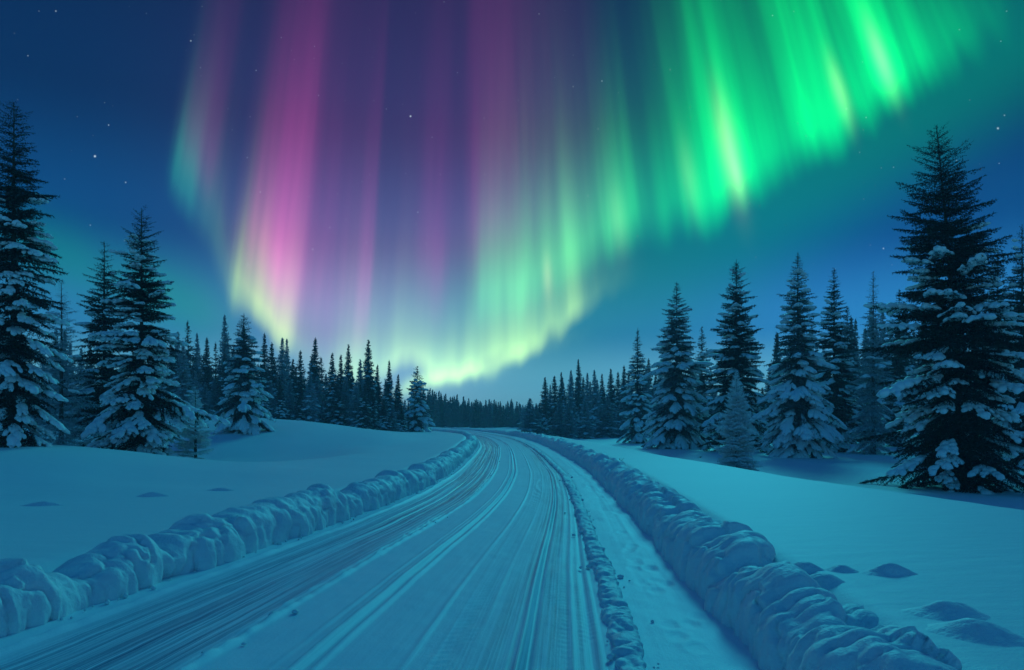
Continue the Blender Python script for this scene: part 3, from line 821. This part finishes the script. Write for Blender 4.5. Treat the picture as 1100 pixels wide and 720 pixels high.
near_tree(448, 92.0, 393, 'lone snowy spruce beside the far bend, left of the road', M_MID, 17, 2.3,
          nl=0.22, nw=0.08, step=0.12, tier=0.5, per=6, up=20, down=-22, droop=0.24, snow=0.85, snow_top=0.75, pad=1.7, power=0.9, twig=0.2)
near_tree(727, 62.0, 302, 'broad cone-shaped snowy spruce standing leftmost of the big trees right of the road', M_MID, 18, 3.05,
          nl=0.17, nw=0.055, step=0.08, tier=0.45, per=7, up=24, down=-28, droop=0.28, snow=0.9, snow_top=0.72, pad=1.45, power=0.84, twig=0.14)
near_tree(791, 57.0, 278, 'tall dark spruce rising behind the small frosted one', M_DARK, 19, 3.2,
          nl=0.17, nw=0.055, step=0.08, tier=0.46, per=7, up=28, down=-20, droop=0.24, ragged=0.24, snow=0.55, snow_top=0.8, pad=1.4, power=0.8, twig=0.14)
near_tree(857, 49.0, 270, 'big spruce with drooping tiers of snow, right of the small frosted one', M_MID, 20, 2.75,
          nl=0.14, nw=0.045, step=0.07, tier=0.40, per=7, up=24, down=-30, droop=0.30, snow=0.95, snow_top=0.8, pad=1.4, power=0.82, twig=0.13)
near_tree(896, 59.0, 287, 'slim dark spruce just right of the tree with drooping snowy tiers', M_DARK, 21, 2.5,
          nl=0.17, nw=0.055, step=0.08, tier=0.45, per=6, up=24, down=-24, droop=0.24, snow=0.6, snow_top=0.75, pad=1.4, power=0.85, twig=0.14)
near_tree(938, 56.0, 290, 'slender bluish frosted spruce left of the tallest right-hand tree', M_FROST, 22, 2.2,
          nl=0.15, nw=0.045, step=0.09, tier=0.42, per=6, up=20, down=-22, droop=0.24, snow=0.2, snow_top=0.6, pad=1.2, power=0.9, twig=0.14, around=2)
near_tree(966, 66.0, 310, 'dark spruce half hidden behind the left boughs of the tallest tree', M_DARK, 23, 2.4,
          nl=0.18, nw=0.06, step=0.09, tier=0.45, per=6, up=24, down=-20, snow=0.3, pad=1.3, twig=0.15)
near_tree(1098, 42.0, 240, 'dark spruce at the right edge behind the tallest tree', M_DARK, 24, 2.4,
          nl=0.14, nw=0.045, step=0.07, tier=0.42, per=6, up=26, down=-20, snow=0.4, pad=1.2, twig=0.14)
near_tree(1008, 41.0, 300, 'dark spruce hidden behind the left lower boughs of the tallest tree', M_DARK, 29, 2.3,
          nl=0.14, nw=0.045, step=0.07, tier=0.42, per=6, up=26, down=-20, snow=0.4, pad=1.2, twig=0.14)
near_tree(1072, 55.0, 268, 'dark spruce peeping out right of the top of the tallest tree', M_DARK, 30, 2.5,
          nl=0.17, nw=0.055, step=0.08, tier=0.44, per=6, up=26, down=-20, snow=0.4, pad=1.3, twig=0.14)
near_tree(685, 82.0, 352, 'narrow dark spruce standing by itself left of the broad cone-shaped one', M_MID, 25, 2.2,
          nl=0.20, nw=0.07, step=0.11, tier=0.48, per=6, up=22, down=-24, droop=0.25, snow=0.7, snow_top=0.65, pad=1.6, power=0.92, twig=0.18)
near_tree(754, 84.0, 350, 'thin spruce seen through the gap between two big trees on the right', M_DARK, 26, 1.9,
          nl=0.20, nw=0.07, step=0.11, tier=0.5, per=6, up=22, down=-18, snow=0.3, pad=1.4, twig=0.18)
near_tree(910, 74.0, 328, 'tree showing between the slim dark spruce and the bluish frosted one', M_MID, 27, 2.4,
          nl=0.20, nw=0.07, step=0.10, tier=0.5, per=6, up=22, down=-20, snow=0.4, pad=1.4, twig=0.17)
near_tree(872, 84.0, 345, 'faraway pointed spruce showing right of the drooping snowy tiers', M_MID, 28, 2.4,
          nl=0.22, nw=0.08, step=0.12, tier=0.5, per=6, up=22, down=-20, snow=0.3, pad=1.4, twig=0.2)
# saplings white with rime
SAP = dict(nl=0.075, nw=0.022, step=0.032, tier=0.17, per=8, up=34, down=2, foot=0.12, twigk=0.5, droop=0.16, snow=0.0, around=3, ragged=0.2, twig=0.07, hang=0.35)
near_tree(791, 34.5, 398, 'small frosted sapling standing on the terrace edge in front of the dark spruce', M_RIME, 31, 1.05, name='spruce_sapling', **SAP)
near_tree(210, 31.5, 414, 'small thin sapling dusted with frost right of the left mound', M_RIME, 32, 0.8, name='spruce_sapling', bare=0.45, **SAP)
near_tree(432, 88.0, 438, 'little pale frosted sapling touching the left of the lone snowy spruce', M_RIME, 33, 0.9, name='spruce_sapling', nl=0.16, nw=0.05, step=0.10, tier=0.4, per=5, twig=0.16, snow=0.0)

# ---- the forest: a few kinds of tree, each standing many times over
FAR = dict(nl=0.30, nw=0.12, step=0.13, twig=0.20, around=2, tier=0.36, hang=0.3)
kinds = [tree_parts(60 + k, m, H=10.0, Rad=r, snow=s, snow_top=0.6, pad=1.5, power=p, up=20, down=-26, droop=0.25, per=6, bare=0.45 if k == 7 else 0.0, **FAR)
         for k, (m, r, s, p) in enumerate([(M_MID, 1.45, 0.40, 1.0), (M_MID, 1.3, 0.3, 0.95), (M_FROST, 1.45, 0.25, 1.0), (M_MID, 1.2, 0.5, 0.95), (M_FROST, 1.5, 0.3, 1.0), (M_FROST, 1.3, 0.1, 0.95), (M_MID, 1.3, 0.3, 0.9), (M_MID, 1.3, 0.1, 0.8)])]
gf = random.Random(5)
def forest_tree(px, yv, top, kind, label, group, name='spruce_tree', wid=1.0):
    x = wx(px, yv); z = ground_at(x, yv)
    H = EYE + (450 - top) * yv / 785.0 - z
    sz = H / 10.0
    t = stand(kinds[kind], name, x, yv, z - 0.1, gf.uniform(0, 6.28), label, group=group, sc=(0.55 + 0.45 * sz) * wid * gf.uniform(0.85, 1.2), scz=sz)
    t.rotation_euler.x = gf.gauss(0, 0.018); t.rotation_euler.y = gf.gauss(0, 0.018)
    return t
GL = 'spruces of the forest behind the left hill'
# pointed tops one can follow along the skyline, left to right
TOPS = [(190, 362), (203, 351), (213, 364), (222, 369), (232, 374), (244, 345), (257, 356), (284, 364), (293, 374), (302, 369), (309, 370), (322, 383), (337, 369), (347, 390), (357, 385), (366, 387), (374, 377), (386, 392), (395, 372), (404, 398), (417, 393), (427, 408)]
NAMED = {244: 'tall dark spruce just left of the stout snow-covered one on the hill', 203: 'pointed spruce at the left end of the forest skyline, beside the big snow-laden tree',
         337: 'tallest thin spruce in the middle of the left forest skyline', 395: 'dark spike-topped spruce last but for three along the left forest skyline',
         374: 'pointed spruce a little left of the dark spike-topped one in the left forest', 417: 'spruce at the right end of the left forest, before the lone snowy tree',
         302: 'first pointed spruce right of the stout snow-covered one on the hill'}
for px, top in TOPS:
    yv = gf.uniform(76, 98)
    k = {395: 1, 244: 4, 374: 1, 337: 3}.get(px, gf.choice([0, 3, 3, 4, 6, 2, 5, 7]))
    forest_tree(px, yv, top - 7, k, NAMED.get(px, 'slender dusted spruce with its pointed top on the left forest skyline'), None if px in NAMED else GL, wid=0.95)
for i in range(78):                                     # fill below the skyline, front frosted ones first
    px = 178 + (440 - 178) * ((i + gf.random()) / 78)
    sky = np.interp(px, [p for p, _ in TOPS], [t for _, t in TOPS])
    front = i % 3 == 0
    yv = gf.uniform(70, 80) if front else gf.uniform(84, 128)
    low = gf.uniform(22, 46) if front else gf.uniform(10, 30)
    forest_tree(px, yv, min(sky + low, 434), gf.choice([2, 2, 5, 0, 3] if front else [0, 1, 3, 4, 6, 7]),
                'frosted shorter spruce along the front of the left forest' if front else 'spruce standing deep in the left forest below its skyline',
                'frosted spruces fronting the left forest' if front else 'spruces deep in the left forest')
GR = 'spruces of the grove right of the road'
for px, top, k, lab in [(586, 405, 1, 'dark spruce at the left end of the grove right of the road'), (597, 403, 0, None), (605, 399, 3, None), (612, 397, 4, None), (623, 386, 1, 'tallest dark spire in the grove right of the road'),
                        (632, 400, 2, None), (640, 397, 4, None), (648, 401, 3, None), (657, 396, 1, None), (664, 399, 0, None), (671, 392, 6, None), (676, 402, 4, None), (697, 385, 6, None), (704, 400, 0, None), (579, 432, 6, None)]:
    forest_tree(px, gf.uniform(106, 128), top, k, lab or 'dark slender spruce in the grove beyond the right snow terrace', None if lab else GR, wid=1.05)
for i in range(16):
    forest_tree(592 + 7.2 * i + gf.uniform(-3, 3), gf.uniform(128, 150), gf.uniform(402, 420), gf.choice([0, 1, 4, 6]), 'spruce filling the back of the grove right of the road', 'spruces at the back of the right grove')
for i, px in enumerate([569, 576, 601, 610, 628, 645, 653, 667]):
    forest_tree(px, gf.uniform(94, 102), gf.uniform(424, 438), gf.choice([2, 5]), 'short pale frosted tree along the front of the right grove', 'frosted young trees fronting the right grove', wid=1.5)
for i in range(62):                                     # behind the big trees on the right
    px = 696 + 7 * i + gf.uniform(-5, 5)
    forest_tree(px, gf.uniform(88, 120), gf.uniform(385, 420) - (62 if px > 900 else 36 if px > 830 else 0), gf.choice([0, 1, 4, 6, 2]), 'spruce in the dark wood behind the big trees on the right', 'spruces of the wood behind the right-hand trees')
for i in range(32):                                     # behind the big trees on the left
    px = -24 + 7.2 * i + gf.uniform(-4, 4)
    forest_tree(px, gf.uniform(60, 92), gf.uniform(352, 408), gf.choice([0, 1, 4, 6, 2]), 'spruce in the wood behind the big trees on the left', 'spruces of the wood behind the left-hand trees')

# ---- the far tree line across the road's end
TINY = dict(nl=0.55, nw=0.24, step=0.36, twig=0.45, around=2, tier=0.6, hang=0.2, snow=0.0, per=5)
def one_mesh(seed, mat):
    t, c, _ = spruce(seed, 8.5, 1.1, power=1.1, up=18, down=-20, **TINY)
    v = np.concatenate([c[0], t[0]]); q = t[1]
    f = np.concatenate([c[1], q[:, [0, 1, 2]] + len(c[0]), q[:, [0, 2, 3]] + len(c[0])])
    ids = np.concatenate([np.zeros(len(c[1])), np.ones(2 * len(q))]).astype(int)
    return mesh_from('spruce_tree', v, f, [mat, M_BARK], mat_ids=ids), (v, f, ids)
tiny = [one_mesh(90 + k, m) for k, m in enumerate([M_DARK, M_MID, M_MID, M_DARK, M_FROST])]
line_top = lambda px: np.interp(px, [440, 470, 500, 530, 560, 585], [416, 420, 427, 431, 434, 436])
for i in range(64):
    px = 441 + 142 * (i + gf.random() * 0.8) / 64
    yv = gf.uniform(205, 235)
    top = line_top(px) + gf.choice([0, 0, 1, 3, 5, 8]) + gf.uniform(-2.5, 2)
    x = wx(px, yv); z = ground_at(x, yv)
    s = (EYE + (450 - top) * yv / 785 - z) / 8.5
    o = link('spruce_tree', tiny[gf.choice([0, 1, 2, 3, 0, 1, 4])][0], None, (x, yv, z - 0.1))
    o.rotation_euler.z = gf.uniform(0, 6.28); o.scale = (0.6 + 0.4 * s, 0.6 + 0.4 * s, s)
    tag(o, 'tiny distant spruce in the tree line across the end of the road', 'tree', 'distant spruces across the end of the road')
Vs, Fs, Is, nv_ = [], [], [], 0
for i in range(420):
    v, f, ids = tiny[gf.choice([0, 1, 2, 3])][1]
    ang = R(gf.uniform(-46, 46)); rr = gf.uniform(245, 330)
    if abs(math.degrees(ang)) < 16: rr = gf.uniform(238, 290)
    x, yv = rr * math.sin(ang), rr * math.cos(ang)
    s = gf.uniform(0.78, 1.1) * (1.0 if -9 < math.degrees(ang) < 3 else 1.15); a = gf.uniform(0, 6.28)
    w = np.stack([(v[:, 0] * math.cos(a) - v[:, 1] * math.sin(a)) * s * 1.1 + x, (v[:, 0] * math.sin(a) + v[:, 1] * math.cos(a)) * s * 1.1 + yv, v[:, 2] * s], -1)
    w[:, 2] += ground_at(x, yv) - 0.1
    Vs.append(w); Fs.append(f + nv_); Is.append(ids); nv_ += len(v)
tag(link('far_forest', mesh_from('far_forest', np.concatenate(Vs), np.concatenate(Fs), [M_MID, M_BARK], mat_ids=np.concatenate(Is))),
    'dark mass of far-off spruce forest along the horizon', 'forest', kind='stuff')

# ------------------------------------------------------------------ cold air
def air(nt, p):
    o = [n for n in nt.nodes if n.type == 'OUTPUT_MATERIAL'][0]
    nt.nodes.remove(p)
    v = nd(nt, 'ShaderNodeVolumePrincipled', Density=HAZE)
    v.inputs['Color'].default_value = (0.86, 0.88, 1.0, 1)
    v.inputs['Anisotropy'].default_value = 0.2
    nt.links.new(v.outputs[0], o.inputs['Volume'])
if HAZE > 0:
    M_AIR = material('cold_air', air)
    bm = bmesh.new(); bmesh.ops.create_cube(bm, size=1.0)
    me = bpy.data.meshes.new('haze'); bm.to_mesh(me); bm.free(); me.materials.append(M_AIR)
    hz = link('haze', me, None, (0, 1730, 9.0)); hz.scale = (5200, 3700, 26.0)
    tag(hz, 'thin cold haze that pales the distant trees', 'haze', kind='stuff')

# ---- dry twigs poking out of the snow
def twig_tuft(px, py, z0, label, seed):
    x, yv = spot(px, py, z0); g = np.random.default_rng(seed)
    V, F, n = [], [], 0
    for k in range(16):
        az = g.uniform(0, 6.28); out = g.uniform(0.05, 0.28); h = g.uniform(0.10, 0.30)
        pts = np.array([[math.cos(az) * out * t, math.sin(az) * out * t, -0.05 + h * t * (1.3 - 0.5 * t)] for t in np.linspace(0, 1, 5)])
        pts += g.normal(0, 0.008, pts.shape)
        for s_ in range(4):
            r0, r1 = 0.012 * (1 - s_ / 5), 0.012 * (1 - (s_ + 1) / 5)
            for m in range(3):
                a, b = m * 2.094, (m + 1) * 2.094
                f = lambda p, r, t: p + np.array([math.cos(t), math.sin(t), 0]) * r
                V += [f(pts[s_], r0, a), f(pts[s_], r0, b), f(pts[s_ + 1], r1, b), f(pts[s_ + 1], r1, a)]; F.append([n, n + 1, n + 2, n + 3]); n += 4
    tag(link('dry_twigs', mesh_from('dry_twigs', V, F, M_BARK), None, (x, yv, ground_at(x, yv))), label, 'twigs', 'twigs poking out of the snow')
twig_tuft(752, 492, 0.4, 'dark dry twigs in the snow just left of the right-hand frosted sapling', 1)
twig_tuft(666, 497, 0.5, 'dry twigs poking from the terrace beyond the fluted bank', 2)
